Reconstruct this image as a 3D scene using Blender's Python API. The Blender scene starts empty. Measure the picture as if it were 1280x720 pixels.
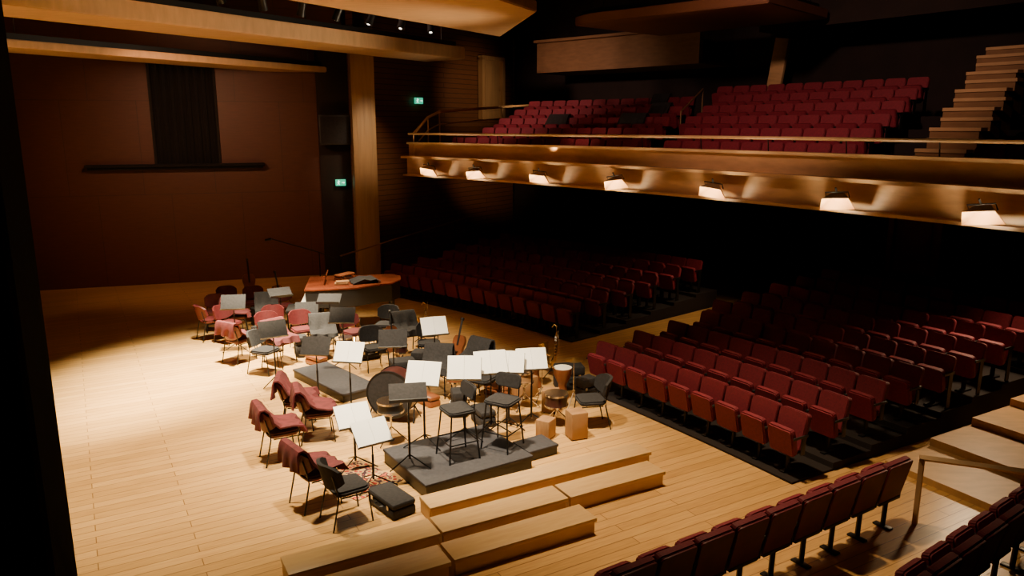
import bpy, bmesh, math, random
from mathutils import Vector, Matrix
R=math.radians
random.seed(11)
SC=bpy.context.scene
COL=SC.collection

# ------------------------------------------------------------------ materials
def nt(name):
    m=bpy.data.materials.new(name); m.use_nodes=True
    n=m.node_tree; b=n.nodes['Principled BSDF']
    return m,n,b
def mat(name,col,rough=.6,metal=0,var=.25,scale=6,bump=0.0,spec=None,stretch=(1,1,1)):
    m,n,b=nt(name)
    tc=n.nodes.new('ShaderNodeTexCoord'); mp=n.nodes.new('ShaderNodeMapping'); mp.inputs['Scale'].default_value=stretch
    no=n.nodes.new('ShaderNodeTexNoise'); no.inputs['Scale'].default_value=scale; no.inputs['Detail'].default_value=5
    n.links.new(tc.outputs['Object'],mp.inputs['Vector']); n.links.new(mp.outputs[0],no.inputs['Vector'])
    cr=n.nodes.new('ShaderNodeValToRGB')
    a=[max(0,x*(1-var)) for x in col]; d=[min(1,x*(1+var)) for x in col]
    cr.color_ramp.elements[0].color=(*a,1); cr.color_ramp.elements[1].color=(*d,1)
    cr.color_ramp.elements[0].position=.3; cr.color_ramp.elements[1].position=.7
    n.links.new(no.outputs['Fac'],cr.inputs['Fac']); n.links.new(cr.outputs['Color'],b.inputs['Base Color'])
    b.inputs['Roughness'].default_value=rough; b.inputs['Metallic'].default_value=metal
    if spec is not None: b.inputs['Specular IOR Level'].default_value=spec
    if bump:
        bp=n.nodes.new('ShaderNodeBump'); bp.inputs['Strength'].default_value=bump; bp.inputs['Distance'].default_value=.01
        n.links.new(no.outputs['Fac'],bp.inputs['Height']); n.links.new(bp.outputs[0],b.inputs['Normal'])
    return m
def planks(name,c1,c2,mortar,bw,rh,ms,rough=.35,axes='XY',bump=.2,grain=.35):
    m,n,b=nt(name)
    tc=n.nodes.new('ShaderNodeTexCoord')
    vec=tc.outputs['Object']
    if axes!='XY':
        sp=n.nodes.new('ShaderNodeSeparateXYZ'); cb=n.nodes.new('ShaderNodeCombineXYZ')
        n.links.new(vec,sp.inputs[0])
        n.links.new(sp.outputs[axes[0]],cb.inputs['X']); n.links.new(sp.outputs[axes[1]],cb.inputs['Y'])
        vec=cb.outputs[0]
    br=n.nodes.new('ShaderNodeTexBrick'); br.inputs['Scale'].default_value=1
    br.inputs['Brick Width'].default_value=bw; br.inputs['Row Height'].default_value=rh
    br.inputs['Mortar Size'].default_value=ms; br.inputs['Mortar Smooth'].default_value=.3
    br.inputs['Color1'].default_value=(*c1,1); br.inputs['Color2'].default_value=(*c2,1); br.inputs['Mortar'].default_value=(*mortar,1)
    br.offset=.37
    n.links.new(vec,br.inputs['Vector'])
    mp=n.nodes.new('ShaderNodeMapping'); mp.inputs['Scale'].default_value=(1.2,14,1)
    n.links.new(vec,mp.inputs['Vector'])
    no=n.nodes.new('ShaderNodeTexNoise'); no.inputs['Scale'].default_value=2.5; no.inputs['Detail'].default_value=7
    n.links.new(mp.outputs[0],no.inputs['Vector'])
    mx=n.nodes.new('ShaderNodeMix'); mx.data_type='RGBA'; mx.blend_type='OVERLAY'; mx.inputs['Factor'].default_value=grain
    n.links.new(br.outputs['Color'],mx.inputs[6]); n.links.new(no.outputs['Fac'],mx.inputs[7])
    n.links.new(mx.outputs[2],b.inputs['Base Color'])
    b.inputs['Roughness'].default_value=rough
    if bump:
        bp=n.nodes.new('ShaderNodeBump'); bp.inputs['Strength'].default_value=bump; bp.inputs['Distance'].default_value=.004
        n.links.new(br.outputs['Fac'],bp.inputs['Height']); bp.invert=True
        n.links.new(bp.outputs[0],b.inputs['Normal'])
    return m
def emit(name,col,st):
    m,n,b=nt(name)
    b.inputs['Base Color'].default_value=(*col,1)
    b.inputs['Emission Color'].default_value=(*col,1); b.inputs['Emission Strength'].default_value=st
    return m

M=dict(
 floor=planks('stage_floor_planks',(.63,.365,.130),(.51,.285,.095),(.24,.12,.04),2.6,.15,.006,.32),
 stepw=planks('step_wood',(.64,.40,.17),(.58,.36,.15),(.4,.24,.1),3.4,.35,.0,.4,grain=.3,bump=0),
 wallwood=planks('wall_panel_wood',(.085,.021,.009),(.076,.019,.008),(.040,.011,.005),1.9,2.6,.008,.5,axes='XZ'),
 sidewood=planks('side_wall_slats',(.19,.075,.028),(.165,.064,.024),(.05,.018,.009),6.2,.16,.012,.55,axes='XZ'),
 colwood=mat('column_wood',(.36,.22,.10),.5,var=.12,scale=3,stretch=(4,4,.3)),
 doorwood=mat('pale_door_wood',(.50,.30,.14),.5,var=.12,scale=3,stretch=(4,4,.3)),
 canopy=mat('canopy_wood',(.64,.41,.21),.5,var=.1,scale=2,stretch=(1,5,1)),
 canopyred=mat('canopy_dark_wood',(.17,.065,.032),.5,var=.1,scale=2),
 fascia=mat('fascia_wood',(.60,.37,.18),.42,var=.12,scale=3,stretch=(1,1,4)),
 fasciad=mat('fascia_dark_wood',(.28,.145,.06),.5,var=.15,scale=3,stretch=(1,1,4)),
 aisle=mat('aisle_step_wood',(.58,.34,.14),.45,var=.12,scale=3,stretch=(1,4,1)),
 ceil=mat('ceiling_black',(.010,.008,.007),.9),
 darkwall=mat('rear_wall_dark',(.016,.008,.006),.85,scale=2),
 drape=mat('black_drape',(.005,.004,.004),.95,scale=3,bump=.3,stretch=(8,8,.2)),
 carpet=mat('dark_carpet',(.011,.006,.006),.95,scale=60),
 maroon=mat('maroon_fabric',(.15,.008,.021),.7,var=.2,scale=30,bump=.15),
 maroon2=mat('maroon_fabric_light',(.18,.009,.025),.7,var=.2,scale=30,bump=.15),
 chairred=mat('maroon_chair_vinyl',(.085,.010,.012),.5,var=.2,scale=20),
 coatred=mat('dark_red_coat_cloth',(.095,.011,.014),.85,var=.35,scale=9,bump=.4),
 shell=mat('seat_shell_wood',(.14,.010,.020),.5,var=.2,scale=6),
 blackm=mat('black_metal',(.012,.012,.013),.38,metal=.4,var=.1),
 blackp=mat('black_plastic',(.016,.015,.016),.5,var=.15),
 blackf=mat('black_fabric',(.018,.016,.018),.9,var=.3,scale=25,bump=.2),
 greyplat=mat('platform_grey_top',(.040,.038,.046),.8,var=.2,scale=20),
 paper=mat('sheet_paper',(.92,.90,.87),.8,var=.03,scale=4),
 piano=mat('piano_lacquer',(.15,.035,.014),.2,var=.4,scale=3),
 ivory=mat('ivory_keys',(.75,.72,.65),.4,var=.03),
 chrome=mat('chrome_metal',(.7,.68,.64),.22,metal=1,var=.05),
 brass=mat('brass_metal',(.75,.50,.18),.28,metal=1,var=.1),
 drumhead=mat('drum_head',(.80,.77,.70),.6,var=.05),
 drumred=mat('drum_shell_dark',(.05,.014,.012),.3,var=.2),
 plywood=mat('plywood_box',(.34,.18,.075),.5,var=.2,scale=3,stretch=(1,8,1)),
 varnish=mat('varnished_spruce',(.22,.07,.025),.3,var=.25,scale=4),
 hole=mat('dark_hole',(.004,.004,.004),.9),
 green=emit('exit_green',(.02,.55,.30),1.2), white=emit('sign_white',(.7,1,.85),2.0),
 lamp=emit('warm_lamp_lens',(1,.80,.52),16), tiny=emit('cool_lens',(1,.9,.75),8),
 rug=None)
def rugmat():
    m,n,b=nt('patterned_rug')
    tc=n.nodes.new('ShaderNodeTexCoord'); v=n.nodes.new('ShaderNodeTexVoronoi'); v.inputs['Scale'].default_value=13
    n.links.new(tc.outputs['Object'],v.inputs['Vector'])
    cr=n.nodes.new('ShaderNodeValToRGB'); cr.color_ramp.interpolation='CONSTANT'
    e=cr.color_ramp.elements; e[0].color=(.35,.03,.02,1); e[1].color=(.5,.3,.12,1); e[1].position=.35
    x=e.new(.6); x.color=(.05,.02,.03,1); x=e.new(.8); x.color=(.4,.08,.03,1)
    n.links.new(v.outputs['Distance'],cr.inputs[0]); n.links.new(cr.outputs[0],b.inputs['Base Color']); b.inputs['Roughness'].default_value=.95
    return m
M['rug']=rugmat()

# ------------------------------------------------------------------ mesh builder
class MB:
    def __init__(s): s.bm=bmesh.new()
    def _merge(s,t,mx=None):
        if mx is not None: bmesh.ops.transform(t,matrix=mx,verts=t.verts)
        me=bpy.data.meshes.new('tmp'); t.to_mesh(me); t.free(); s.bm.from_mesh(me); bpy.data.meshes.remove(me)
        return s
    def box(s,c,d,mx=None,bev=0,seg=2):
        t=bmesh.new(); bmesh.ops.create_cube(t,size=1); bmesh.ops.scale(t,vec=d,verts=t.verts)
        if bev: bmesh.ops.bevel(t,geom=t.edges[:],offset=bev,segments=seg,affect='EDGES',profile=.5)
        if mx is not None: bmesh.ops.transform(t,matrix=mx,verts=t.verts)
        bmesh.ops.translate(t,vec=c,verts=t.verts)
        return s._merge(t)
    def poly(s,pts,z0,z1,mx=None,bev=0):
        t=bmesh.new(); vs=[t.verts.new((x,y,z0)) for x,y in pts]; f=t.faces.new(vs)
        r=bmesh.ops.extrude_face_region(t,geom=[f]); nv=[g for g in r['geom'] if isinstance(g,bmesh.types.BMVert)]
        bmesh.ops.translate(t,vec=(0,0,z1-z0),verts=nv); bmesh.ops.recalc_face_normals(t,faces=t.faces)
        if bev: bmesh.ops.bevel(t,geom=t.edges[:],offset=bev,segments=2,affect='EDGES')
        return s._merge(t,mx)
    def tube(s,pts,r,seg=8,cap=True):
        pts=[Vector(q) for q in pts]; t=bmesh.new(); rings=[]
        rs=r if isinstance(r,(list,tuple)) else [r]*len(pts)
        for i,q in enumerate(pts):
            d=(pts[min(i+1,len(pts)-1)]-pts[max(i-1,0)]).normalized()
            a=d.cross(Vector((0,0,1))); 
            if a.length<1e-3: a=d.cross(Vector((0,1,0)))
            a.normalize(); b=d.cross(a)
            rings.append([t.verts.new(q+(a*math.cos(2*math.pi*k/seg)+b*math.sin(2*math.pi*k/seg))*rs[i]) for k in range(seg)])
        for A,B in zip(rings,rings[1:]):
            for k in range(seg): t.faces.new((A[k],A[(k+1)%seg],B[(k+1)%seg],B[k]))
        if cap: t.faces.new(rings[0][::-1]); t.faces.new(rings[-1])
        bmesh.ops.recalc_face_normals(t,faces=t.faces)
        return s._merge(t)
    def lathe(s,prof,seg=24,mx=None):
        t=bmesh.new(); rings=[]
        for r,z in prof: rings.append([t.verts.new((max(r,1e-4)*math.cos(2*math.pi*k/seg),max(r,1e-4)*math.sin(2*math.pi*k/seg),z)) for k in range(seg)])
        for A,B in zip(rings,rings[1:]):
            for k in range(seg): t.faces.new((A[k],A[(k+1)%seg],B[(k+1)%seg],B[k]))
        t.faces.new(rings[0][::-1]); t.faces.new(rings[-1])
        bmesh.ops.recalc_face_normals(t,faces=t.faces)
        return s._merge(t,mx)
    def slab(s,w,h,th,cr,mx,taper=0,curve=0,bev=.012):
        t=bmesh.new(); pts=[]
        for cx,cz,a0 in ((w/2-cr,h-cr,0),(-w/2+cr,h-cr,90),(-w/2+cr,cr,180),(w/2-cr,cr,270)):
            for k in range(4):
                a=R(a0+30*k); pts.append((cx+cr*math.cos(a),cz+cr*math.sin(a)))
        vs=[]
        for y,z in pts: vs.append(t.verts.new((0,y*(1-taper*(1-z/h)),z)))
        f=t.faces.new(vs); r=bmesh.ops.extrude_face_region(t,geom=[f]); nv=[g for g in r['geom'] if isinstance(g,bmesh.types.BMVert)]
        bmesh.ops.translate(t,vec=(th,0,0),verts=nv); bmesh.ops.recalc_face_normals(t,faces=t.faces)
        if bev: bmesh.ops.bevel(t,geom=t.edges[:],offset=bev,segments=2,affect='EDGES')
        if curve:
            for v in t.verts: v.co.x+=curve*(v.co.y/(w/2))**2
        return s._merge(t,mx)
    def shellback(s,w,h,th,cr,mx,curve):
        t=bmesh.new(); N=10; rows=[]
        for i in range(N+1):
            y=-w/2+w*i/N; a=abs(y)/(w/2)
            top=h-cr*(a**4); bot=cr*.6*(a**4); xo=curve*a*a
            rows.append([t.verts.new((xo,y,bot)),t.verts.new((xo,y,top)),t.verts.new((xo+th,y*.97,top-.01)),t.verts.new((xo+th,y*.97,bot+.01))])
        for A,B in zip(rows,rows[1:]):
            for k in range(4): t.faces.new((A[k],A[(k+1)%4],B[(k+1)%4],B[k]))
        t.faces.new(rows[0][::-1]); t.faces.new(rows[-1]); bmesh.ops.recalc_face_normals(t,faces=t.faces)
        return s._merge(t,mx)
    def drapecloth(s,w,prof,th=.02,amp=.02,seed=0,base=.9):
        t=bmesh.new(); N=18; g=[]
        for i in range(N+1):
            y=-w/2+w*i/N; row=[]
            for j,(x,z) in enumerate(prof):
                hang=max(0,base-z); sx=-1 if j<len(prof)/2 else 1
                row.append(t.verts.new((x+sx*amp*math.sin(y*31+j+seed)*hang*2,y*(1+.15*hang),z+.05*math.sin(y*9+j*2+seed*2)*hang)))
            g.append(row)
        for A,B in zip(g,g[1:]):
            for j in range(len(prof)-1): t.faces.new((A[j],A[j+1],B[j+1],B[j]))
        bmesh.ops.recalc_face_normals(t,faces=t.faces)
        bmesh.ops.solidify(t,geom=t.faces[:],thickness=th)
        return s._merge(t)
    def mesh(s,name,m,origin=(0,0,0),ang=35):
        if any(origin): bmesh.ops.translate(s.bm,vec=-Vector(origin),verts=s.bm.verts)
        me=bpy.data.meshes.new(name); s.bm.to_mesh(me); s.bm.free(); me.materials.append(m)
        me.polygons.foreach_set('use_smooth',[True]*len(me.polygons)); me.set_sharp_from_angle(angle=R(ang))
        return me

def T(x,y,z): return Matrix.Translation((x,y,z))
def RY(a): return Matrix.Rotation(R(a),4,'Y')
def RZ(a): return Matrix.Rotation(R(a),4,'Z')
def RX(a): return Matrix.Rotation(R(a),4,'X')
OCC=[]
def new(name,me,parent=None,loc=(0,0,0),rz=0):
    o=bpy.data.objects.new(name,me); COL.objects.link(o)
    if parent: o.parent=parent
    o.location=loc; o.rotation_euler=(0,0,R(rz)); return o
def structure(name,me,loc=(0,0,0),rz=0):
    o=new(name,me,None,loc,rz); o['kind']='structure'; return o
def tag(o,label,cat,group=None):
    o['label']=label; o['category']=cat
    if group: o['group']=group
    return o
def thing(tpl,name,loc,rz,label,cat,group=None,sc=1):
    OCC.append((loc[0],loc[1],name))
    if not isinstance(tpl,list): 
        o=tag(new(name,tpl,None,loc,rz),label,cat,group); return o
    root=new(name,None,None,loc,rz); root.empty_display_size=.1; tag(root,label,cat,group); objs=[]
    root.scale=(sc,sc,sc)
    for pn,me,pi in tpl:
        objs.append(new(pn,me,root if pi is None else objs[pi]))
    return root

# ------------------------------------------------------------------ polar hall geometry
CX,CY=-28.3,-9.5
def P(r,th,z=0): return (CX+r*math.cos(R(th)),CY+r*math.sin(R(th)),z)
def arc(mb,r0,r1,z0,z1,t0,t1,n=24):
    t=bmesh.new(); prev=None; first=None
    for k in range(n+1):
        th=t0+(t1-t0)*k/n
        q=[t.verts.new(P(r0,th,z0)),t.verts.new(P(r1,th,z0)),t.verts.new(P(r1,th,z1)),t.verts.new(P(r0,th,z1))]
        if prev:
            for i in range(4): t.faces.new((prev[i],prev[(i+1)%4],q[(i+1)%4],q[i]))
        else: first=q
        prev=q
    t.faces.new(first); t.faces.new(prev[::-1]); bmesh.ops.recalc_face_normals(t,faces=t.faces)
    return mb._merge(t)

# ------------------------------------------------------------------ room shell
HALL=30
mb=MB(); mb.box((0,0,-.15),(70,70,.3)); structure('floor',mb.mesh('floor',M['floor']),(0,12,0),HALL)
mb=MB(); mb.box((0,0,0),(60,60,.3)); structure('ceiling',mb.mesh('ceiling',M['ceil']),(0,14,9.4))
S0,S1=3.62,5.32
def wall_pieces():
    L=14.5; Ht=9.25
    mb=MB()
    def b(x0,x1,z0,z1,y0=0,y1=.3): mb.box(((x0+x1)/2,(y0+y1)/2,(z0+z1)/2),(x1-x0,y1-y0,z1-z0))
    b(0,S0,0,Ht); b(S1,L,0,Ht); b(S0,S1,0,3.40); b(S0,S1,6.3,Ht)
    return mb
mb=wall_pieces()
WROT=180+17.35
wl=structure('wall_stage',mb.mesh('wall_stage',M['wallwood']),(-5.0,23.4,0),WROT)
wl.location=Vector((-5.0,23.4,0))+Vector((-.298,.955,0))*.3
def onwall(s,z,out=0):
    return Vector((-5.0,23.4,z))+Vector((-.955,-.298,0))*s+Vector((.298,-.955,0))*out
SM_=(S0+S1)/2; SW=S1-S0
mb=MB(); mb.box((0,0,0),(SW,.06,2.95)); 
for k in range(8): mb.tube([(-SW/2+.1+.21*k,.06,-1.45),(-SW/2+.1+.21*k,.06,1.4)],.07,8)
o=structure('window_1',mb.mesh('window_1',M['drape']),onwall(SM_,4.85,-.2),WROT)
mb=MB(); mb.box((0,0,0),(4.7,.3,.08),bev=.02); mb.box((0,-.05,-.07),(4.6,.2,.08))
structure('trim_1',mb.mesh('trim_1',M['drape']),onwall(4.75,3.42,.18),WROT)
mb=MB()
for x in (-SW/2,SW/2): mb.box((x,0,0),(.06,.08,2.85))
mb.box((0,0,1.45),(SW+.1,.08,.08)); structure('trim_2',mb.mesh('trim_2',M['ceil']),onwall(SM_,4.87,.05),WROT)
mb=MB(); mb.box((0,0,4.6),(.3,16,9.2)); structure('wall_left',mb.mesh('wall_left',M['drape']),(-18.6,11.5,0),12)
mb=MB(); mb.box((3.9,.15,4.6),(7.9,.3,9.2))
ang=math.degrees(math.atan2(6.4,4.6))
structure('wall_side',mb.mesh('wall_side',M['sidewood']),(-4.55,22.95,0),ang)
mb=MB(); mb.box((0,0,3.6),(.66,.62,7.2),bev=.02); 
for x in (-.2,0,.2): mb.box((x,-.315,3.6),(.02,.02,7.1))
structure('trim_3',mb.mesh('trim_3',M['colwood']),(-4.3,22.45,0),17)
mb=MB(); mb.box((0,0,3.5),(.95,.12,7.0),bev=.01); structure('trim_4',mb.mesh('trim_4',M['darkwall']),onwall(.35,0,.06),WROT)
mb=MB(); arc(mb,48.2,48.5,0,9.3,18,53.9,30); structure('wall_back',mb.mesh('wall_back',M['darkwall']))
mb=MB(); mb.box((-.9,0,4.6),(1.8,.25,9.2))
for k in range(12): mb.tube([(-.06-.15*k,-.13,0),(-.06-.15*k,-.13,9.2)],.06,8)
structure('wall_masking',mb.mesh('wall_masking',M['drape']),(-3.32,5.1,0))
def door(loc,rz,n,m=None,sc=1):
    mb=MB()
    for x in (-.6,.6): mb.box((x,0,1.05),(.14,.2,2.1))
    mb.box((0,0,2.1),(1.34,.2,.14)); mb.box((0,.04,1.02),(1.08,.05,2.04)); mb.box((0,-.0,1.1),(.8,.05,1.6),bev=.01)
    mb.tube([(.42,-.05,1.0),(.42,-.05,1.15)],.015)
    structure('door_%d'%n,mb.mesh('door',m or M['colwood']),loc,rz)
door(Vector((-.72,28.05,4.75)),ang,1,M['doorwood'])
door(Vector(P(48.0,36.6,.8)),-53,2,M['shell'])

# ---------------------------------------------------------------- risers
def risers(t0,t1,R0,n,pitch,rise,z0=.02):
    for k in range(n):
        mb=MB(); z=z0+rise*k
        arc(mb,R0+pitch*k-.22,R0+pitch*k+pitch-.22,-.0,z,t0,t1,16)
        org=P(R0+pitch*k,(t0+t1)/2,0)
        structure('floor',mb.mesh('riser',M['carpet'],org),org)
NR,NP,NRISE=9,.80,.08
risers(30.15,36.9,37.1,NR,NP,NRISE,.03)
risers(40.3,50.5,39.0,6,.86,.08,.03)
def zn(k): return .031+NRISE*k
for k in range(6):
    mb=MB(); arc(mb,38.4+1.0*k,39.45+1.0*k,0,.09+.11*k,26.2,29.75,8)
    org=P(39+1.0*k,28,0); structure('floor',mb.mesh('aisle_step',M['aisle'],org),org)

# ---------------------------------------------------------------- theatre seat
def seat_tpl():
    mb=MB(); mb.slab(.48,.54,.08,.05,T(-.04,0,.36)@RY(-13),taper=.04,curve=.03); back=mb.mesh('backrest',M['maroon'])
    mb=MB(); mb.slab(.46,.56,.02,.05,T(-.065,0,.33)@RY(-13),taper=.04,curve=.03,bev=.004); shell=mb.mesh('back_shell',M['shell'])
    mb=MB(); mb.slab(.44,.42,.10,.06,T(.05,0,.32)@RY(13),bev=.02)
    seat=mb.mesh('seat_cushion',M['maroon2'])
    mb=MB()
    mb.box((0,0,.012),(.22,.08,.024),bev=.006); mb.tube([(0,0,.02),(-.01,0,.36)],.03,8); mb.box((0,0,.36),(.12,.42,.04),bev=.008)
    ped=mb.mesh('pedestal',M['blackm'])
    arms=[]
    for sy in (-1,1):
        mb=MB(); mb.box((.06,sy*.240,.60),(.30,.022,.04),bev=.008); mb.box((.0,sy*.240,.46),(.08,.02,.26),bev=.006); 
        arms.append(mb.mesh('armrest',M['blackp']))
    return [('backrest',back,None),('back_shell',shell,0),('seat_cushion',seat,None),('pedestal',ped,None),('armrest',arms[0],None),('armrest',arms[1],None)]
SEAT=seat_tpl()
def seat_far():
    mb=MB(); mb.slab(.48,.52,.08,.06,T(-.04,0,.34)@RY(-13),taper=.04,bev=.012)
    mb.slab(.44,.40,.10,.05,T(.05,0,.30)@RY(13),bev=.012)
    back=mb.mesh('seat_upholstery',M['maroon2'])
    mb=MB(); mb.box((0,0,.015),(.3,.12,.03)); mb.tube([(0,0,.03),(-.01,0,.38)],.04,6)
    for s in (-1,1): mb.box((.05,s*.240,.6),(.28,.022,.04)); mb.box((0,s*.240,.30),(.10,.02,.58))
    mb.box((-.02,0,.36),(.05,.47,.04))
    fr=mb.mesh('seat_frame',M['blackm'])
    return [('seat_upholstery',back,None),('seat_frame',fr,None)]
SEATF=seat_far()
cnt=0
def seat_arc(tpl,r,t0,t1,z,label,group,pitch=.47,sc=.93):
    global cnt
    d=math.degrees(pitch/r); n=int((t1-t0)/d+.3)
    for i in range(n):
        th=t0+d*(i+.5)
        thing(tpl,'theater_seat',P(r,th,z),th+180,label,'seat',group,sc); cnt+=1
for k in range(NR):
    seat_arc(SEAT if k<4 else SEATF,37.1+NP*k,30.2,36.8,zn(k),'maroon upholstered tip-up theater seat in the stalls','near stalls theater seats')
for k in range(6):
    seat_arc(SEATF,39.0+.86*k,40.4,50.2,zn(k),'maroon upholstered tip-up theater seat in shadowed stalls','far stalls theater seats',.48,.94)
def seat_row(a,d,n,pitch,z,face,label,group):
    global cnt
    a=Vector(a); d=Vector(d).normalized()
    for i in range(n):
        q=a+d*pitch*i; thing(SEAT,'theater_seat',(q.x,q.y,z),face,label,'seat',group,.95); cnt+=1
fa=math.degrees(math.atan2(.847,-.533))
seat_row((4.26,7.98),(-.847,-.533),10,.482,0,fa,'maroon theater seat seen from behind on pale wooden floor','side block theater seats')
seat_row((6.36,8.00),(-.80,-.60),9,.482,0,fa+4,'maroon theater seat seen from behind beside pale handrail','side block rear theater seats')

# ---------------------------------------------------------------- balcony
bal=new('balcony',None,None,P(41,38,0)); tag(bal,'curved wooden balcony with pale fascia, rail and stepped seating tiers','balcony')
borg=Vector(P(41,38,0))
def bpart(name,mb,m,label=None):
    o=new(name,mb.mesh(name,m,borg),bal); 
    if label:o['label']=label
    return o
T0,T1=22,50.8
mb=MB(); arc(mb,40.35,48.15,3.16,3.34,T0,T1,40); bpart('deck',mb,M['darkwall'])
mb=MB(); arc(mb,40.12,40.32,3.2,3.62,T0,T1,40); arc(mb,39.95,40.36,3.15,3.2,T0,T1,40); bpart('fascia',mb,M['fascia'])
mb=MB(); arc(mb,39.88,40.36,3.64,3.70,T0,T1,40); bpart('ledge',mb,M['fascia'])
mb=MB(); arc(mb,40.2,40.32,3.70,4.02,T0,T1,40); arc(mb,40.12,40.36,4.02,4.07,T0,T1,40); bpart('parapet',mb,M['fascia'])
mb=MB(); mb.tube([P(40.2,T0+(T1-T0)*k/50,4.30) for k in range(51)],.03,8); bpart('handrail',mb,M['fascia'])
for k in range(13):
    th=24.5+2.15*k; mb=MB(); mb.tube([P(40.24,th,4.05),P(40.2,th,4.29)],.012,6); bpart('rail_post',mb,M['blackm'])
BZ=[3.36+.27*k for k in range(6)]
for k in range(6):
    mb=MB(); arc(mb,41.35+.85*k-.4,41.35+.85*k+(.45 if k<5 else 2.0),3.34,BZ[k],T0,T1-.3,40); bpart('tier',mb,M['carpet'])
BL='maroon theater seat on the stepped balcony tiers'
for k in range(6):
    r=41.35+.85*k
    if k<5: seat_arc(SEATF,r,41.1+.30*k,50.0,BZ[k]+.002,BL,'balcony theater seats in far section',.50,.97)
    seat_arc(SEATF,r,33.9+.28*k,40.2+.40*k,BZ[k]+.002,BL,'balcony theater seats in central section',.50,.97)
    if k<4: seat_arc(SEATF,r,27.6+.4*k,31.0+.3*k,BZ[k]+.002+.12*k,BL,'balcony theater seats beside pale steps',.52,.97)
for k in range(8):
    for j in range(2):
        r=40.9+.7*k+.35*j; z=3.40+.36*k+.18*j
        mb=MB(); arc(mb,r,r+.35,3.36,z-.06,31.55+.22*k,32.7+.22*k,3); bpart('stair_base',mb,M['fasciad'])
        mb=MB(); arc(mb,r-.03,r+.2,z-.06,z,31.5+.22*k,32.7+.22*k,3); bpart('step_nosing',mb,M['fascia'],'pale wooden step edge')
mb=MB(); pts=[P(40.2,50.5,4.3),P(40.8,50.55,4.75),P(41.3,50.6,4.92),P(44.2,50.7,5.1),P(46,50.7,5.2)]
mb.tube(pts,.04); mb.tube([(x,y,z-.35) for x,y,z in pts],.02)
for q in pts: mb.tube([(q[0],q[1],3.4),q],.02)
bpart('guard_rail',mb,M['canopy'])
mb=MB(); pts=[P(43.2,41.36,4.85),P(45.6,42.7,5.5)]
mb.tube(pts,.022); 
for q in pts: mb.tube([(q[0],q[1],q[2]-.9),q],.018)
bpart('aisle_rail',mb,M['fasciad'])
CP=[(-.20,.38),(-.19,.62),(-.19,.84),(-.15,.93),(-.08,.93),(-.02,.86),(.10,.66),(.16,.45)]
for i,(k,th,w) in enumerate(((2,46.6,.7),(2,43.2,.8),(3,42.9,.6),(4,43.7,.55))):
    mb=MB(); mb.drapecloth(w,CP,.03,.05)
    thing(mb.mesh('draped_coat',M['blackf']),'draped_coat',P(41.35+.85*k,th,BZ[k]+.01),th+180,'dark coat draped over a maroon balcony seat','coat','coats draped on balcony seats')
def flood_tpl():
    mb=MB(); mb.tube([(0,0,.22),(0,0,.12)],.015); mb.tube([(0,-.17,.0),(0,-.17,.12),(0,.17,.12),(0,.17,.0)],.012); br=mb.mesh('bracket',M['blackm'])
    mb=MB()
    t=bmesh.new(); a=[(-.08,-.07,-.05),(-.08,.07,-.05),(-.08,.07,.05),(-.08,-.07,.05)]; b=[(.14,-.27,-.13),(.14,.27,-.13),(.14,.20,.13),(.14,-.20,.13)]
    A=[t.verts.new(q) for q in a]; B=[t.verts.new(q) for q in b]
    for i in range(4): t.faces.new((A[i],A[(i+1)%4],B[(i+1)%4],B[i]))
    t.faces.new(A[::-1]); bmesh.ops.recalc_face_normals(t,faces=t.faces); bmesh.ops.solidify(t,geom=t.faces[:],thickness=.008); mb._merge(t)
    hs=mb.mesh('housing',M['fascia'])
    mb=MB(); mb.box((-.03,0,0),(.03,.13,.06),bev=.012); ln=mb.mesh('lens',M['lamp'])
    return [('bracket',br,None),('housing',hs,None),('lens',ln,1)]
FL=flood_tpl()
for i,th in enumerate((49,46.5,43.3,40,36.4,32.8,29.6)):
    x,y,z=P(39.80,th,3.40)
    o=thing(FL,'floodlight',(x,y,z),th+180,'warm glowing flared floodlight fixed under the balcony ledge','lamp','balcony front floodlights')
    o.rotation_euler=(R((-10,7,-6,12,-8,6,10)[i]),R(42),R(th+180+(10,24,14,30,12,26,18)[i]))
    L=bpy.data.lights.new('flood_glow','SPOT'); L.energy=85; L.color=(1,.77,.48); L.spot_size=R(118); L.spot_blend=.9; L.shadow_soft_size=.1
    lo=bpy.data.objects.new('flood_glow',L); COL.objects.link(lo); lo.location=P(39.45,th,3.17)
    d=Vector(P(40.2,th,3.95))-Vector(lo.location); lo.rotation_euler=d.to_track_quat('-Z','Y').to_euler()

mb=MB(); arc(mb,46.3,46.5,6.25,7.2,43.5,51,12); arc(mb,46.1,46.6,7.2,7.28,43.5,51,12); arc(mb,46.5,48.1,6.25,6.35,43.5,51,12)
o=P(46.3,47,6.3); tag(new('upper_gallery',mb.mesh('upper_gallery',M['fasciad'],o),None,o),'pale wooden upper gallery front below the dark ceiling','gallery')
mb=MB(); arc(mb,46.0,46.2,6.9,7.7,33,41,12); arc(mb,46.2,48.1,6.9,7.0,33,41,12)
o=P(46.3,37,7); tag(new('control_booth',mb.mesh('control_booth',M['darkwall'],o),None,o),'dark technical gallery box on the rear wall','gallery')
mb=MB(); mb.box((0,0,0),(.12,.4,1.4),bev=.01); q=P(46.9,40.9,6.1)
ob=thing(mb.mesh('sound_baffle',M['fascia']),'sound_baffle',q,40.9,'tall narrow pale baffle mounted above balcony seating','sound baffle')
ob.rotation_euler=(R(8),0,R(40.9))

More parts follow.
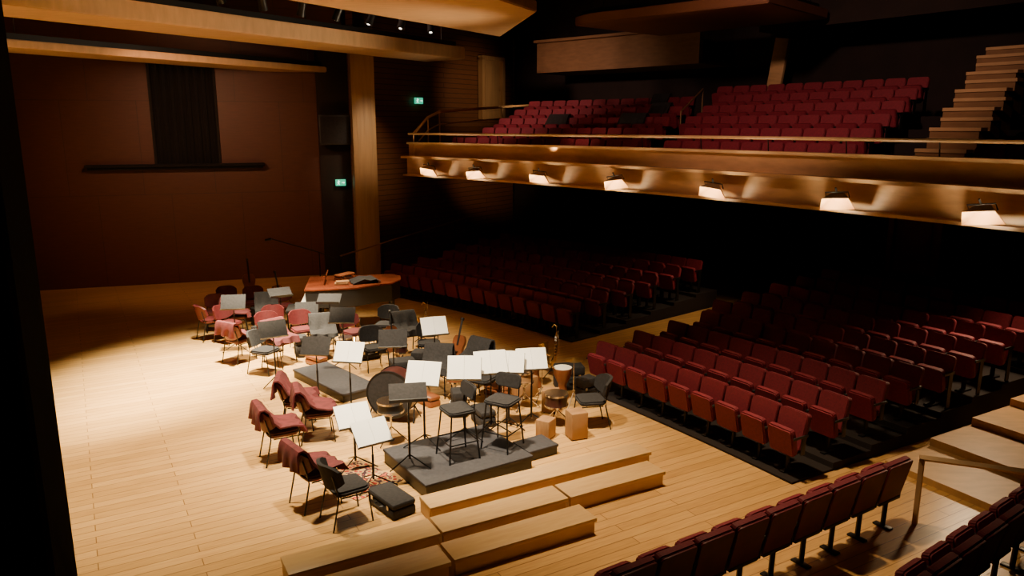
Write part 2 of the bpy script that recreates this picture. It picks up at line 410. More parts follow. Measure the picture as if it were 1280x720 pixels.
# ---------------------------------------------------------------- canopies
def canopy(pts,z,th,m,label,tilt=0):
    cx=sum(q[0] for q in pts)/len(pts); cy=sum(q[1] for q in pts)/len(pts)
    root=new('acoustic_canopy',None,None,(cx,cy,z)); tag(root,label,'ceiling canopy','suspended acoustic canopies')
    loc=[(x-cx,y-cy) for x,y in pts]
    mb=MB(); mb.poly(loc,0,th,bev=.02); new('canopy_slab',mb.mesh('canopy_slab',m),root)
    ins=[(x*1.0-.06*x,y-.06*y) for x,y in loc]
    mb=MB(); mb.poly(ins,th,th+.12); new('frame',mb.mesh('frame',M['blackm']),root)
    for x,y in loc:
        mb=MB(); mb.tube([(x*.85,y*.85,th+.1),(x*.85,y*.85,9.22-z)],.012,6); new('cable',mb.mesh('cable',M['blackm']),root)
def strip(a,b,w,side=1):
    a=Vector(a);b=Vector(b);d=(b-a).normalized(); n=Vector((-d.y,d.x))*w*side
    return [tuple(a),tuple(b),tuple(b+n),tuple(a+n)]
canopy(strip((-10.3,15.4),(-5.4,23.2),1.3),6.05,.16,M['canopy'],'thin pale wooden canopy slab close to stage wall')
canopy(strip((-8.4,12.3),(-1.35,22.9),1.5),6.4,.34,M['canopy'],'long thick pale wooden canopy slab above the stage')
canopy([(-5.6,12.3),(-.3,20.4),(.5,16.1),(-2.0,11.0)],6.75,.22,M['canopy'],'broad pale wooden canopy slab above the stage')
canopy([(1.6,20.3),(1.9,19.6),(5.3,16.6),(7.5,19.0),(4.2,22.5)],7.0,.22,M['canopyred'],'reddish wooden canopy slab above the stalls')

a=Vector((-6.3,14.1,7.25)); b=Vector((-1.8,20.1,7.25)); d=(b-a)
bar=new('lighting_bar',None,None,a); tag(bar,'black overhead lighting bar hung between the canopies','lighting bar')
mb=MB(); mb.tube([(0,0,0),d],.03); mb.tube([(0,0,.25),d+Vector((0,0,.25))],.03); new('pipe',mb.mesh('pipe',M['blackm']),bar)
for t in (.05,.5,.95):
    mb=MB(); mb.tube([d*t,d*t+Vector((0,0,1.95))],.012,6); new('cable',mb.mesh('cable',M['blackm']),bar)
mb=MB(); mb.tube([(0,0,0),(0,0,-.12)],.015); mb.tube([(0,-.13,-.3),(0,-.13,-.12),(0,.13,-.12),(0,.13,-.3)],.012); yk=mb.mesh('yoke',M['blackm'])
mb=MB(); mb.lathe([(.06,.16),(.10,.12),(.10,-.12),(.115,-.26),(.11,-.26)],16,T(0,0,-.32)@RY(-25)); cn=mb.mesh('housing',M['blackm'])
mb=MB(); mb.lathe([(.04,0),(.04,.01)],16,T(0,0,-.32)@RY(-25)@T(0,0,-.265)); ls=mb.mesh('lens',M['tiny'])
SPOT=[('yoke',yk,None),('housing',cn,None),('lens',ls,1)]
for i in range(8):
    q=a+d*(.04+.13*i)+Vector((0,0,-.03)); thing(SPOT,'stage_spotlight',q,20+37*i,'black stage spotlight clamped to the lighting bar','spotlight','overhead stage spotlights',.8)

# ---------------------------------------------------------------- steps
def bench(a,b,label,w=.37):
    a=Vector(a);b=Vector(b); L=(b-a).length; an=math.degrees(math.atan2((b-a).y,(b-a).x)); m=(a+b)/2
    mb=MB(); mb.box((0,w/2-.02,.175),(L,w,.05),bev=.006); top=mb.mesh('tread',M['stepw'])
    mb=MB(); mb.box((0,.02,.075),(L-.04,.03,.15)); ri=mb.mesh('riser',M['stepw'])
    ends=[]
    for sx in (-1,1):
        mb=MB(); mb.box((sx*(L/2-.03),w/2,.075),(.04,w-.06,.15)); ends.append(('end_panel',mb.mesh('end_panel',M['stepw']),None))
    thing([('tread',top,None),('riser',ri,None)]+ends,'wooden_step_bench',(m.x,m.y,0),an,label,'step','low wooden step benches')
bench((-.95,8.05),(1.88,9.61),'long pale wooden step bench beside the black podium',.34)
bench((-.76,7.52),(.66,8.30),'pale wooden step bench in a staggered row')
bench((.69,8.315),(1.95,9.01),'pale wooden step bench ending near the open floor')
bench((-.59,6.98),(.95,7.83),'short pale wooden step bench in a staggered row')
bench((-2.2,6.72),(-.78,7.5),'pale wooden step bench at the stage edge')
bench((-2.2,6.1),(-.62,6.95),'low pale wooden step bench at the stage edge')

# ---------------------------------------------------------------- handrails
r=new('handrail',None,None,(4.66,8.04,0)); tag(r,'pale wooden square handrail frame standing in the aisle','handrail')
for nm,pts in (('post',[(0,0,.0),(0,0,.82)]),('top_rail',[(-.03,.01,.82),(.96,-.37,.82)]),('post',[(.93,-.36,0),(.93,-.36,.82)])):
    mb=MB(); mb.tube(pts,.035,4); new(nm,mb.mesh(nm,M['canopy']),r)
pts=[P(38.5+.8*k,52.4,.95+.085*k) for k in range(8)]
r=new('handrail',None,None,P(40,52.4,0)); tag(r,'curved metal handrail at the end of the far stalls','handrail')
og=Vector(P(40,52.4,0))
mb=MB(); mb.tube(pts,.022); new('rail',mb.mesh('rail',M['fasciad'],og),r)
for q in pts[::2]:
    mb=MB(); mb.tube([(q[0],q[1],0),q],.018); new('post',mb.mesh('post',M['blackm'],og),r)

# ---------------------------------------------------------------- orchestra chair
def chair_tpl(m,hs=.44):
    out=[]
    mb=MB(); mb.slab(.46,.45,.07,.09,T(-.22,0,hs+.04)@RY(90),bev=.025)
    out.append(('seat',mb.mesh('seat',m),None))
    mb=MB(); mb.shellback(.50,.34,.045,.10,T(-.27,0,hs+.05)@RY(-14),.13); out.append(('backrest',mb.mesh('backrest',m),None))
    for sx in (-1,1):
        for sy in (-1,1):
            mb=MB()
            if sx<0: mb.tube([(-.28,sy*.22,.0),(-.19,sy*.21,hs-.04),(-.20,sy*.2,hs+.05),(-.25,sy*.19,hs+.26)],.011,8)
            else: mb.tube([(.23,sy*.22,0),(.19,sy*.21,hs-.045),(-.15,sy*.2,hs-.045)],.011,8)
            out.append(('leg',mb.mesh('leg',M['blackm']),None))
    return out
CH_M=chair_tpl(M['chairred']); CH_B=chair_tpl(M['blackf'])
def stool_tpl():
    out=[]; hs=.66
    mb=MB(); mb.slab(.42,.40,.06,.08,T(-.2,0,hs+.03)@RY(90),bev=.018); out.append(('seat',mb.mesh('seat',M['blackf']),None))
    mb=MB(); mb.slab(.40,.20,.04,.06,T(-.2,0,hs+.13)@RY(-10),curve=.04); out.append(('backrest',mb.mesh('backrest',M['blackf']),None))
    for sx in (-1,1):
        for sy in (-1,1):
            mb=MB(); mb.tube([(sx*.22,sy*.21,0),(sx*.16,sy*.16,hs-.03)]+([(-.2,sy*.15,hs+.25)] if sx<0 else []),.012,8); out.append(('leg',mb.mesh('leg',M['blackm']),None))
    mb=MB(); q=[(.205,.2,.25),(-.205,.2,.25),(-.205,-.2,.25),(.205,-.2,.25),(.205,.2,.25)]; mb.tube(q,.009,6); out.append(('foot_ring',mb.mesh('foot_ring',M['blackm']),None))
    return out
STOOL=stool_tpl()
def stand_tpl(h=1.02,tilt=35):
    out=[]
    mb=MB(); mb.tube([(0,0,.12),(0,0,h)],.011,8); mb.tube([(0,0,.10),(0,0,h*.6)],.016,8); out.append(('pole',mb.mesh('pole',M['blackm']),None))
    for k in range(3):
        a=R(120*k+60); mb=MB(); mb.tube([(0,0,.16),(.16*math.cos(a),.16*math.sin(a),.08),(.30*math.cos(a),.30*math.sin(a),.01)],.009,6); out.append(('leg',mb.mesh('leg',M['blackm']),None))
    mx=T(.0,0,h)@RY(-tilt)
    mb=MB(); mb.box((0,0,0),(.008,.48,.33),bev=.003); mb.bm.transform(mx); out.append(('desk',mb.mesh('desk',M['blackf']),None))
    mb=MB(); mb.box((.03,0,-.165),(.06,.48,.008)); mb.bm.transform(mx); out.append(('ledge',mb.mesh('ledge',M['blackm']),4))
    return out,mx
def sheet_mesh(mx,w=.232):
    mb=MB()
    for s in (-1,1):
        mb.box((.014,s*(w/2+.001),.015),(.003,w,.345),RZ(s*3))
    mb.bm.transform(mx); return mb.mesh('sheet_music',M['paper'])
ST,MX=stand_tpl(); SH=sheet_mesh(MX); STL,MXL=stand_tpl(.72,45); SHL=sheet_mesh(MXL); STF,MXF=stand_tpl(1.0,62); SHF=sheet_mesh(MXF)
def stand(x,y,z,rz,kind=0,sheet=True):
    tp,sh=((ST,SH),(STL,SHL),(STF,SHF))[kind]
    thing(tp,'music_stand',(x,y,z),rz,'black metal music stand holding open white sheets' if sheet else 'empty black metal music stand with solid desk','music stand','orchestra music stands')
    if sheet: tag(new('sheet_music',sh,None,(x,y,z),rz),'open white sheet music resting on a stand','sheet music','open sheet music')
CCP=[(-.35,.56),(-.345,.68),(-.335,.78),(-.31,.83),(-.24,.835),(-.18,.78),(-.12,.64),(-.04,.56),(.12,.54),(.24,.53),(.28,.44)]
def coat(x,y,rz,seed,m='coatred',w=.50,label='dark red coat draped over an orchestra chair'):
    mb=MB(); mb.drapecloth(w,CCP,.022,.05,seed,.80)
    thing(mb.mesh('draped_coat',M[m]),'draped_coat',(x,y,0),rz,label,'coat','coats draped on orchestra chairs')

PZ=.2
CHL='maroon padded orchestra chair with thin black metal legs'
near=((-3.18,9.82,30),(-2.85,10.5,20),(-3.25,10.95,10),(-2.38,8.55,40))
for x,y,rz in near+((-6.65,16.6,-70),(-5.34,14.35,60),(-6.0,15.6,-30),(-5.05,15.5,-80),(-4.5,14.2,-40),(-5.5,16.6,-70),(-6.1,17.5,-70),(-6.7,17.5,-60),
    (-6.05,16.2,20),(-4.3,15.1,-60),(-6.5,15.9,40),(-3.2,14.9,-40),(-5.3,17.2,-60),(-4.95,14.95,-60)):
    thing(CH_M,'orchestra_chair',(x,y,0),rz,CHL,'chair','maroon orchestra chairs',.95)
for x,y,z,rz in ((-1.92,8.16,0,35),(-2.65,15.5,0,-100),(-2.1,14.8,0,-60),(1.2,11.0,0,-170),(-4.6,13.6,0,-20),(-3.75,14.6,0,-70),(-1.3,12.4,0,-100),(-.5,12.0,0,-120),(-2.6,13.8,0,-60),(-1.6,14.1,0,-80),(-.7,12.8,0,-130)):
    thing(CH_B,'orchestra_chair',(x,y,z),rz,'black padded orchestra chair with thin black metal legs','chair','black orchestra chairs',.95)
for i,(x,y,rz) in enumerate(near+((-5.34,14.35,60),(-6.05,16.2,20),(-4.5,14.2,-40))): coat(x,y,rz,i*1.7)
for i,(x,y,rz) in enumerate(((-2.1,14.8,-60),(-1.3,12.4,-100),(-3.75,14.6,-70),(-.7,12.8,-130),(-5.5,16.6,-70))): coat(x,y,rz,i*2.3+1,'blackf',.50,'black coat draped over an orchestra chair')
for x,y,rz in ((-.72,9.45,-150),(-.13,9.78,-120)):
    thing(STOOL,'stool',(x,y,PZ+.002),rz,'tall black padded stool standing on the dark podium','stool','podium stools')
for x,y,z,rz,k,s in ((-2.56,11.46,0,-100,0,True),(-1.76,8.95,.015,-55,1,True),(-2.1,9.5,.015,-60,1,True),(-1.38,13.05,0,-70,0,True),(-.05,10.95,0,-95,0,True),(.3,11.1,0,-80,0,True),
    (-1.2,9.80,PZ,-100,0,True),(-.66,10.05,PZ,-90,0,True),(-.3,10.3,PZ,-75,0,True),
    (-3.18,11.85,0,-95,0,False),(-2.0,12.3,0,-85,0,False),(-4.2,12.9,0,-60,0,False),(-5.65,15.0,0,-80,0,False),(-1.32,9.15,PZ,-80,2,False),(-3.8,15.4,0,-90,2,False),(-3.2,13.9,0,-90,0,False),(-5.0,16.0,0,-60,2,False)):
    stand(x,y,z,rz,k,s)

def platform(x,y,w,d,h,rz,label,nm='podium'):
    mb=MB(); mb.box((0,0,h-.02),(w,d,.04),bev=.006); top=mb.mesh('top',M['greyplat'])
    mb=MB(); mb.box((0,0,(h-.04)/2),(w-.03,d-.03,h-.04)); body=mb.mesh('body',M['blackp'])
    thing([('top',top,None),('body',body,None)],nm,(x,y,0),rz,label,'platform')
platform(-.74,9.58,1.6,1.3,PZ,33,'dark grey conductor podium carrying stools and stands')
platform(.33,10.0,.5,.42,.15,33,'small dark grey platform block beside the podium','platform')
platform(-3.15,12.85,1.8,.7,.16,-48,'dark grey low riser between the orchestra chairs','platform')

# ---------------------------------------------------------------- instruments
mb=MB(); mb.lathe([(.36,-.17),(.37,-.17),(.37,.17),(.36,.17)],32,T(0,0,.44)@RX(90)); sh=mb.mesh('shell',M['drumred'])
hd=[]
for s in (-1,1):
    mb=MB(); mb.lathe([(.35,0),(.35,.01)],32,T(0,s*.175,.44)@RX(90)); hd.append(mb.mesh('drum_head',M['blackf'] if s<0 else M['drumhead']))
hp=[]
for s in (-1,1):
    mb=MB(); mb.lathe([(.36,-.015),(.385,-.015),(.385,.015),(.36,.015)],32,T(0,s*.165,.44)@RX(90)); hp.append(mb.mesh('hoop',M['blackm']))
spurs=[]
for s in (-1,1):
    mb=MB(); mb.tube([(s*.38,.15,.01),(s*.34,0,.25),(s*.38,-.15,.01)],.012); spurs.append(('spur',mb.mesh('spur',M['blackm']),None))
thing([('shell',sh,None),('drum_head',hd[0],None),('drum_head',hd[1],None),('hoop',hp[0],None),('hoop',hp[1],None)]+spurs,'bass_drum',(-1.85,11.3,0),-15,'dark bass drum standing among black music stands','drum')
def drum_tpl(r,h,z,m):
    mb=MB(); mb.lathe([(r*.97,z-h),(r,z-h),(r,z),(r*.97,z)],28); a=mb.mesh('shell',m)
    mb=MB(); mb.lathe([(r*.98,z),(r*.98,z+.008)],28); b=mb.mesh('drum_head',M['drumhead'])
    mb=MB(); mb.lathe([(r,z-.02),(r+.015,z-.02),(r+.015,z+.012),(r,z+.012)],28); mb.lathe([(r,z-h),(r+.015,z-h),(r+.015,z-h+.03),(r,z-h+.03)],28); c=mb.mesh('hoop',M['chrome'])
    mb=MB(); mb.tube([(0,0,.15),(0,0,z-h)],.014)
    for k in range(3):
        an=R(120*k); mb.tube([(0,0,.25),(.26*math.cos(an),.26*math.sin(an),.01)],.01,6); mb.tube([(0,0,z-h-.08),(r*.9*math.cos(an),r*.9*math.sin(an),z-h)],.009,6)
    s=mb.mesh('stand',M['chrome'])
    return [('shell',a,None),('drum_head',b,None),('hoop',c,None),('stand',s,None)]
thing(drum_tpl(.18,.16,.64,M['blackp']),'snare_drum',(-1.75,10.35,0),0,'snare drum with white head on a chrome stand','drum')
thing(drum_tpl(.17,.20,.50,M['drumred']),'tom_drum',(.68,11.05,0),0,'dark red tom drum on a chrome stand','drum')
thing(drum_tpl(.14,.18,.62,M['plywood']),'bongo_drum',(.2,11.75,0),0,'pale wooden hand drum on a stand','drum')
mb=MB(); mb.tube([(0,0,.2),(0,0,.98)],.01)
for k in range(3): an=R(120*k); mb.tube([(0,0,.3),(.27*math.cos(an),.27*math.sin(an),.01)],.009,6)
st=mb.mesh('stand',M['chrome']); mb=MB(); mb.lathe([(.18,.96),(.17,.965),(.05,.985),(.03,1.0),(.0,1.005)],28); cy=mb.mesh('cymbal_disc',M['brass'])
for x,y in ((-.15,11.5),(1.0,11.75),(.5,12.05)):
    thing([('stand',st,None),('cymbal_disc',cy,None)],'cymbal',(x,y,0),0,'brass cymbal on a thin chrome stand','cymbal','stand-mounted cymbals',.85)
def cajon(x,y,rz,w,d,h,label,nm):
    mb=MB(); mb.box((0,0,h/2+.015),(w,d,h),bev=.012); a=mb.mesh('body',M['plywood'])
    mb=MB(); mb.lathe([(.045,0),(.045,.004)],20,T(0,d/2+.001,h*.62)@RX(90)); b=mb.mesh('sound_hole',M['hole'])
    out=[('body',a,None),('sound_hole',b,0)]
    for sx in(-1,1):
        for sy in (-1,1):
            mb=MB(); mb.lathe([(.015,0),(.015,.016)],8,T(sx*(w/2-.04),sy*(d/2-.04),0)); out.append(('foot',mb.mesh('foot',M['blackp']),None))
    thing(out,nm,(x,y,0),rz,label,'box drum')
cajon(.95,10.55,20,.26,.26,.40,'pale plywood cajon box drum near the black chair','cajon')
cajon(.22,12.3,40,.36,.28,.34,'pale plywood box drum beside percussion stands','cajon')
cajon(.62,11.6,-10,.26,.24,.36,'small honey-coloured wooden box drum','cajon')
cajon(.5,10.55,60,.24,.22,.28,'small brown wooden box drum beside the podium','cajon')
mb=MB(); mb.lathe([(.12,0),(.13,.02),(.08,.22),(.08,.28),(.17,.48),(.175,.60)],24); a=mb.mesh('body',M['varnish'])
mb=MB(); mb.lathe([(.172,.6),(.172,.608)],24); b=mb.mesh('drum_head',M['drumhead'])
thing([('body',a,None),('drum_head',b,None)],'djembe',(.4,12.8,0),0,'carved wooden goblet drum with pale skin','drum')
thing([('body',a,None),('drum_head',b,None)],'djembe',(.85,12.2,0),0,'carved wooden goblet drum with pale skin','drum',None,.9)
def case_tpl(w,d,h,m='blackf'):
    mb=MB(); mb.box((0,0,h*.3),(w,d,h*.6),bev=.03); a=mb.mesh('base_shell',M[m])
    mb=MB(); mb.box((0,0,h*.8),(w,d,h*.38),bev=.03); b=mb.mesh('lid',M[m])
    mb=MB(); mb.tube([(-.07,-d/2,h*.5),(-.06,-d/2-.04,h*.5),(.06,-d/2-.04,h*.5),(.07,-d/2,h*.5)],.01); c=mb.mesh('handle',M['blackm'])
    out=[('base_shell',a,None),('lid',b,None),('handle',c,0)]
    for s in (-1,1): mb=MB(); mb.box((s*w*.3,-d/2,h*.6),(.04,.015,.05)); out.append(('latch',mb.mesh('latch',M['chrome']),0))
    return out
def case(x,y,z,w,d,h,rz,label): thing(case_tpl(w,d,h),'instrument_case',(x,y,z),rz,label,'case')
case(-1.45,8.42,0,.60,.32,.2,-50,'black soft instrument case lying by the podium')
case(1.0,12.75,0,.5,.34,.42,10,'large black equipment case behind the percussion')
case(-2.35,10.85,0,.5,.26,.2,-60,'long black case lying among orchestra chairs')
case(-2.0,13.3,0,.45,.36,.35,20,'black equipment case between music stands')
case(-.15,13.4,0,.5,.4,.4,-20,'black equipment case near pale box drum')
mb=MB(); mb.box((0,0,.008),(.9,.75,.012),bev=.003); thing(mb.mesh('rug',M['rug']),'rug',(-2.0,9.15,0),-40,'small red patterned rug on the stage floor','rug')
def sax(x,y,rz,nm,label,sc=1):
    mb=MB(); pts=[(.0,0,1.05),(.05,0,1.12),(.10,0,1.08),(.10,0,.9),(.09,0,.6),(.07,0,.38),(.0,0,.28),(-.08,0,.32),(-.11,0,.45),(-.14,0,.62),(-.18,0,.72)]
    mb.tube([Vector(q)*sc for q in pts],[.008,.010,.014,.02,.028,.035,.042,.046,.05,.065,.10],14); a=mb.mesh('body',M['brass'])
    mb=MB()
    for k in range(7): mb.lathe([(.02,0),(.02,.012)],10,T(.10*sc,-.035,(.5+.06*k)*sc)@RX(90))
    mb.tube([(.13,-.02,.45),(.13,-.02,.9)],.004,6); b=mb.mesh('keys',M['chrome'])
    mb=MB(); mb.tube([(.0,0,.12),(0,0,.30),(.08,0,.5)],.010)
    for k in range(3): an=R(120*k); mb.tube([(0,0,.15),(.22*math.cos(an),.22*math.sin(an),.01)],.009,6)
    c=mb.mesh('stand',M['blackm'])
    thing([('body',a,None),('keys',b,0),('stand',c,None)],nm,(x,y,0),rz,label,'instrument')
sax(.72,13.3,-20,'saxophone','gold saxophone upright on a black stand',.9)
sax(-1.9,15.5,20,'saxophone','gold saxophone upright beside black chairs',.8)
def cello(x,y,rz,lean,sc,nm,label):
    prof=[(0,-.38),(.16,-.37),(.22,-.27),(.21,-.15),(.145,-.05),(.14,.05),(.17,.15),(.17,.26),(.12,.35),(0,.37)]
    pts=[(-a*sc,b*sc) for a,b in prof[::-1]][0:-1]+[(a*sc,b*sc) for a,b in prof][0:-1]
    base=T(0,0,.62*sc)@RY(-lean)
    mb=MB(); mb.poly(pts,-.055*sc,.055*sc,base@RZ(90)@RX(90),bev=.012*sc); a=mb.mesh('body',M['varnish'])
    mb=MB(); mb.box((.07*sc,0,.42*sc),(.03*sc,.045*sc,.62*sc),bev=.006); mb.lathe([(.03,-.02),(.03,.02)],10,T(.06*sc,0,.76*sc)@RX(90)); mb.bm.transform(base); b=mb.mesh('neck',M['blackp'])
    mb=MB(); mb.box((.085*sc,0,-.05*sc),(.05*sc,.1*sc,.012)); mb.box((.075*sc,0,-.22*sc),(.02*sc,.05*sc,.22*sc)); mb.tube([(0,0,-.37*sc),(0,0,-.62*sc)],.006*sc+.003); mb.bm.transform(base); c=mb.mesh('fittings',M['blackp'])
    thing([('body',a,None),('neck',b,None),('fittings',c,None)],nm,(x,y,0),rz,label,'instrument')
cello(-1.0,13.5,-120,22,.75,'cello','varnished brown cello propped upright among stands')
cello(-6.6,18.7,-60,10,.9,'double_bass','dark varnished double bass upright near the stage wall')
cello(-5.6,17.8,-40,14,.8,'cello','varnished brown cello leaning beside maroon chairs')
cello(-2.35,14.35,-70,20,.7,'cello','varnished brown cello leaning beside black chairs')

# grand piano
PT=1.06
out=[(-.75,-1.0),(.75,-1.0),(.75,-.45),(.70,.1),(.45,.5),(.30,.85),(-.05,1.05),(-.5,1.05),(-.75,.85)]
mb=MB(); mb.poly(out,.64,PT-.04,bev=.01); body=mb.mesh('body',M['blackp'])
mb=MB(); mb.poly([(x*1.02,y*1.02) for x,y in out],PT-.035,PT,bev=.004); lid=mb.mesh('lid',M['piano'])
mb=MB(); mb.box((0,-1.02,.76),(1.3,.16,.03)); keys=mb.mesh('keyboard',M['ivory'])
lg=[]
for x,y in ((-.6,-.8),(.6,-.8),(-.2,.85)):
    mb=MB(); mb.lathe([(.03,0),(.05,.05),(.045,.1),(.07,.6),(.075,.69)],10,T(x,y,0)); lg.append(('leg',mb.mesh('leg',M['blackp']),None))
mb=MB(); mb.tube([(-.1,-.7,.1),(-.06,-.7,.68)],.015); mb.tube([(.1,-.7,.1),(.06,-.7,.68)],.015); mb.box((0,-.72,.1),(.28,.12,.06)); ly=mb.mesh('pedal_lyre',M['blackp'])
mb=MB(); mb.box((0,-.6,PT+.12),(.6,.02,.22),RX(-15)); de=mb.mesh('music_desk',M['piano'])
thing([('body',body,None),('lid',lid,None),('keyboard',keys,None),('pedal_lyre',ly,None),('music_desk',de,None)]+lg,'grand_piano',(-3.6,16.9,0),-80,'dark grand piano with glossy red-brown lid behind the orchestra','piano')
mb=MB(); prof=[(-.3,.02),(-.2,.06),(-.05,.10),(.1,.07),(.22,.09),(.32,.02)]; mb.drapecloth(.5,prof,.02,.03,3,.25)
thing(mb.mesh('folded_cloth',M['blackf']),'folded_cloth',(-3.35,16.85,PT+.005),25,'crumpled black cloth lying on the piano lid','cloth')
thing(case_tpl(.5,.22,.14,'varnish'),'violin_case',(-3.85,17.15,PT+.002),60,'brown violin case lying on the piano lid','case')
mb=MB(); mb.box((0,0,.02),(.3,.22,.04),bev=.004); mb.box((.02,.01,.055),(.28,.21,.03),RZ(8),bev=.004); thing(mb.mesh('score_book',M['plywood']),'score_book',(-3.8,16.6,PT+.002),10,'thick brown bound score lying on the piano lid','book')
mb=MB(); mb.box((0,0,.47),(.34,.7,.07),bev=.02); pb=[('seat',mb.mesh('seat',M['blackf']),None)]
for sx in(-1,1):
    for sy in(-1,1): mb=MB(); mb.tube([(sx*.13,sy*.3,0),(sx*.13,sy*.3,.44)],.018,6); pb.append(('leg',mb.mesh('leg',M['blackm']),None))
thing(pb,'piano_bench',(-4.92,16.75,0),10,'black padded piano bench beside the grand piano','bench')
mb=MB(); mb.tube([(0,0,.05),(0,0,1.5)],.014); 
for k in range(3): an=R(120*k); mb.tube([(0,0,.15),(.3*math.cos(an),.3*math.sin(an),.01)],.01,6)
a_=mb.mesh('stand',M['blackm']); mb=MB(); mb.tube([(.35,0,1.35),(0,0,1.5),(-1.1,0,1.85)],.014,6); b_=mb.mesh('boom_arm',M['blackm']); mb=MB(); mb.tube([(-1.1,0,1.85),(-1.25,0,1.82)],.03,10); c_=mb.mesh('microphone_head',M['blackm'])
thing([('stand',a_,None),('boom_arm',b_,None),('microphone_head',c_,1)],'microphone_stand',(-4.7,18.3,0),8,'tall black microphone stand with a long boom','microphone stand')

# gear scattered through the orchestra band
CT=[case_tpl(.44,.26,.26),case_tpl(.32,.24,.42),case_tpl(.46,.22,.18,'varnish')]
SM=[drum_tpl(.15,.16,.52,M['drumred']),drum_tpl(.14,.2,.6,M['varnish'])]
def free(x,y,r):
    for ox,oy,nm in OCC:
        rr=r
        if nm=='grand_piano': rr=1.35
        elif nm in('podium','platform'): rr=1.12
        elif nm in('orchestra_chair','draped_coat'): rr=max(r,.46)
        elif nm=='theater_seat': rr=.5
        if (ox-x)**2+(oy-y)**2<rr*rr: return False
    return True
n=0
for _ in range(12000):
    if n>=58: break
    t=random.random(); x=-5.9+6.5*t+random.uniform(-.75,.75); y=16.9-5.5*t+random.uniform(-.75,.75)
    j=n%6
    if free(x,y,.40 if j<5 else .5):
        n+=1
        if j<3: thing(CT[j],'instrument_case',(x,y,0),random.uniform(0,180),('small black instrument case lying between chairs','upright black equipment case between chairs','brown leather violin case lying between chairs')[j],'case','scattered instrument cases')
        elif j<5: thing(SM[j-3],'percussion_drum',(x,y,0),random.uniform(0,180),'small dark drum on a chrome stand between chairs','drum','small percussion drums',.85)
        else: stand(x,y,0,-80+random.uniform(-30,30),1,False)
    elif _%400==399: n+=1

# ---------------------------------------------------------------- wall items
mb=MB(); mb.box((0,0,0),(.9,.4,.85),bev=.02); a_=mb.mesh('cabinet',M['blackp']); mb=MB(); mb.box((0,-.205,0),(.82,.02,.77),bev=.005); b_=mb.mesh('grille',M['blackf'])
mb=MB(); mb.tube([(0,.2,.3),(0,.42,.3)],.03); c_=mb.mesh('bracket',M['blackm'])
thing([('cabinet',a_,None),('grille',b_,None),('bracket',c_,None)],'loudspeaker',(-5.2,22.75,4.4),17,'large black loudspeaker mounted beside the pale column','loudspeaker')
def exit_sign(loc,rz):
    mb=MB(); mb.box((0,0,0),(.30,.06,.19),bev=.008); a=mb.mesh('housing',M['green'])
    mb=MB(); mb.lathe([(.017,0),(.017,.004)],12,T(-.06,-.032,.055)@RX(90)); mb.box((-.06,-.033,.01),(.03,.004,.06),RY(15)); mb.box((-.045,-.033,-.04),(.015,.004,.06),RY(-30)); mb.box((-.08,-.033,-.04),(.015,.004,.06),RY(35)); mb.box((-.06,-.033,.02),(.09,.004,.014),RY(-20))
    mb.box((.07,-.033,0),(.08,.004,.014)); mb.box((.10,-.033,.012),(.04,.004,.012),RY(40)); mb.box((.10,-.033,-.012),(.04,.004,.012),RY(-40))
    b=mb.mesh('pictogram',M['white'])
    thing([('housing',a,None),('pictogram',b,None)],'exit_sign',loc,rz,'small glowing green emergency exit sign with running figure','exit sign','green exit signs')
exit_sign((-5.15,23.0,2.85),17); exit_sign((-2.97,24.9,5.3),40)

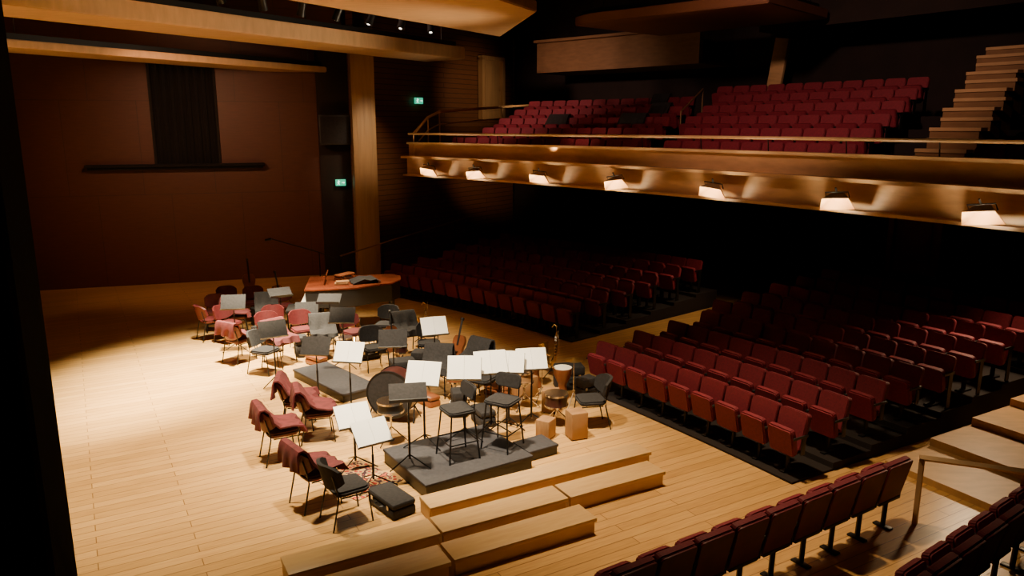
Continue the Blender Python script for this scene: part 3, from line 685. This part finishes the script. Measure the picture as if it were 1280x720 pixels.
# ---------------------------------------------------------------- lights
def spot(loc,tgt,e,size,blend=.6,col=(1,.70,.40),soft=.25):
    L=bpy.data.lights.new('stage_or_fill_light','SPOT'); L.energy=e; L.color=col; L.spot_size=R(size); L.spot_blend=blend; L.shadow_soft_size=soft  # used for stage spots and for added fill lamps without a fixture
    o=bpy.data.objects.new('stage_or_fill_light',L); COL.objects.link(o); o.location=loc
    o.rotation_euler=(Vector(tgt)-Vector(loc)).to_track_quat('-Z','Y').to_euler(); return o
spot((-4.8,13.8,8.6),(-4.8,13.2,0),42000,54,1,(1,.84,.54))
spot((-3.2,17.0,6.6),(-4.0,14.8,0),4600,66,1,(1,.80,.50))
spot((-1.4,8.6,8.6),(-1.5,11.0,0),10500,50,1,(1,.82,.54))
spot((-4.5,9.5,8.6),(-4.2,9.8,0),8000,56,1,(1,.78,.46))
spot((-7.5,14.0,8.8),(-6.8,14.5,0),1200,84,1,(1,.62,.32))  # wide added fill over the left of the stage
spot((1.2,9.5,8.6),(2.0,9.2,0),3800,56,1,(1,.72,.40))
spot((-4.0,15.0,8.6),(5.0,12.0,.3),4600,34,1,(1,.68,.46))
spot((-5.5,17.0,7.8),(1.6,25.0,4.8),2400,42,1,(1,.6,.44))  # this and the next spot are added to light the balcony seats
spot((0.5,8.0,8.8),(7.0,17.5,5.2),2400,50,1,(1,.6,.44))
spot((-3.5,14.5,7.9),(4.6,7.0,0),9500,32,.9,(1,.72,.42),.10)
spot((-7.5,16,6.0),(-9.0,23,2.2),750,90,1,(1,.50,.26))  # added fill that lifts the dark stage wall
spot((-2.6,18.5,6.3),(-4.4,23.0,3.6),700,30,1,(1,.72,.44))  # added lamp to brighten the middle of the column
spot((-1.0,20.5,2.9),(-.9,28.0,2.9),700,30,1,(1,.62,.34))  # small spot added under the balcony to warm the side wall
spot((1.5,23.0,6.0),(-1.4,27.2,5.6),330,46,1,(1,.66,.38))  # added to lighten the upper door and the side wall near it
spot((5.2,17.2,3.0),(3.9,17.4,0),190,105,1,(1,.68,.38))  # fill added below the balcony to lighten the stalls aisle
spot((8.2,12.4,3.0),(7.0,10.6,0),420,100,1,(1,.70,.40))  # added lamp brightening the aisle steps, no fixture
spot((1.0,18.0,4.0),(5.0,24.0,7.0),240,70,1,(1,.66,.40))
spot((1.5,16.5,4.4),(-4.5,17.0,6.6),850,75,1,(1,.74,.46))  # added wash from the balcony front up onto the canopies
w=bpy.data.worlds.new('world'); SC.world=w; w.use_nodes=True
w.node_tree.nodes['Background'].inputs[0].default_value=(1,.55,.35,1); w.node_tree.nodes['Background'].inputs[1].default_value=.002

cd=bpy.data.cameras.new('camera'); cam=bpy.data.objects.new('camera',cd); COL.objects.link(cam)
cam.location=(0,0,4.5); cam.rotation_euler=(R(78),0,0); cd.sensor_width=36; cd.lens=26.72; cd.clip_end=200
SC.camera=cam
print('seats',cnt)
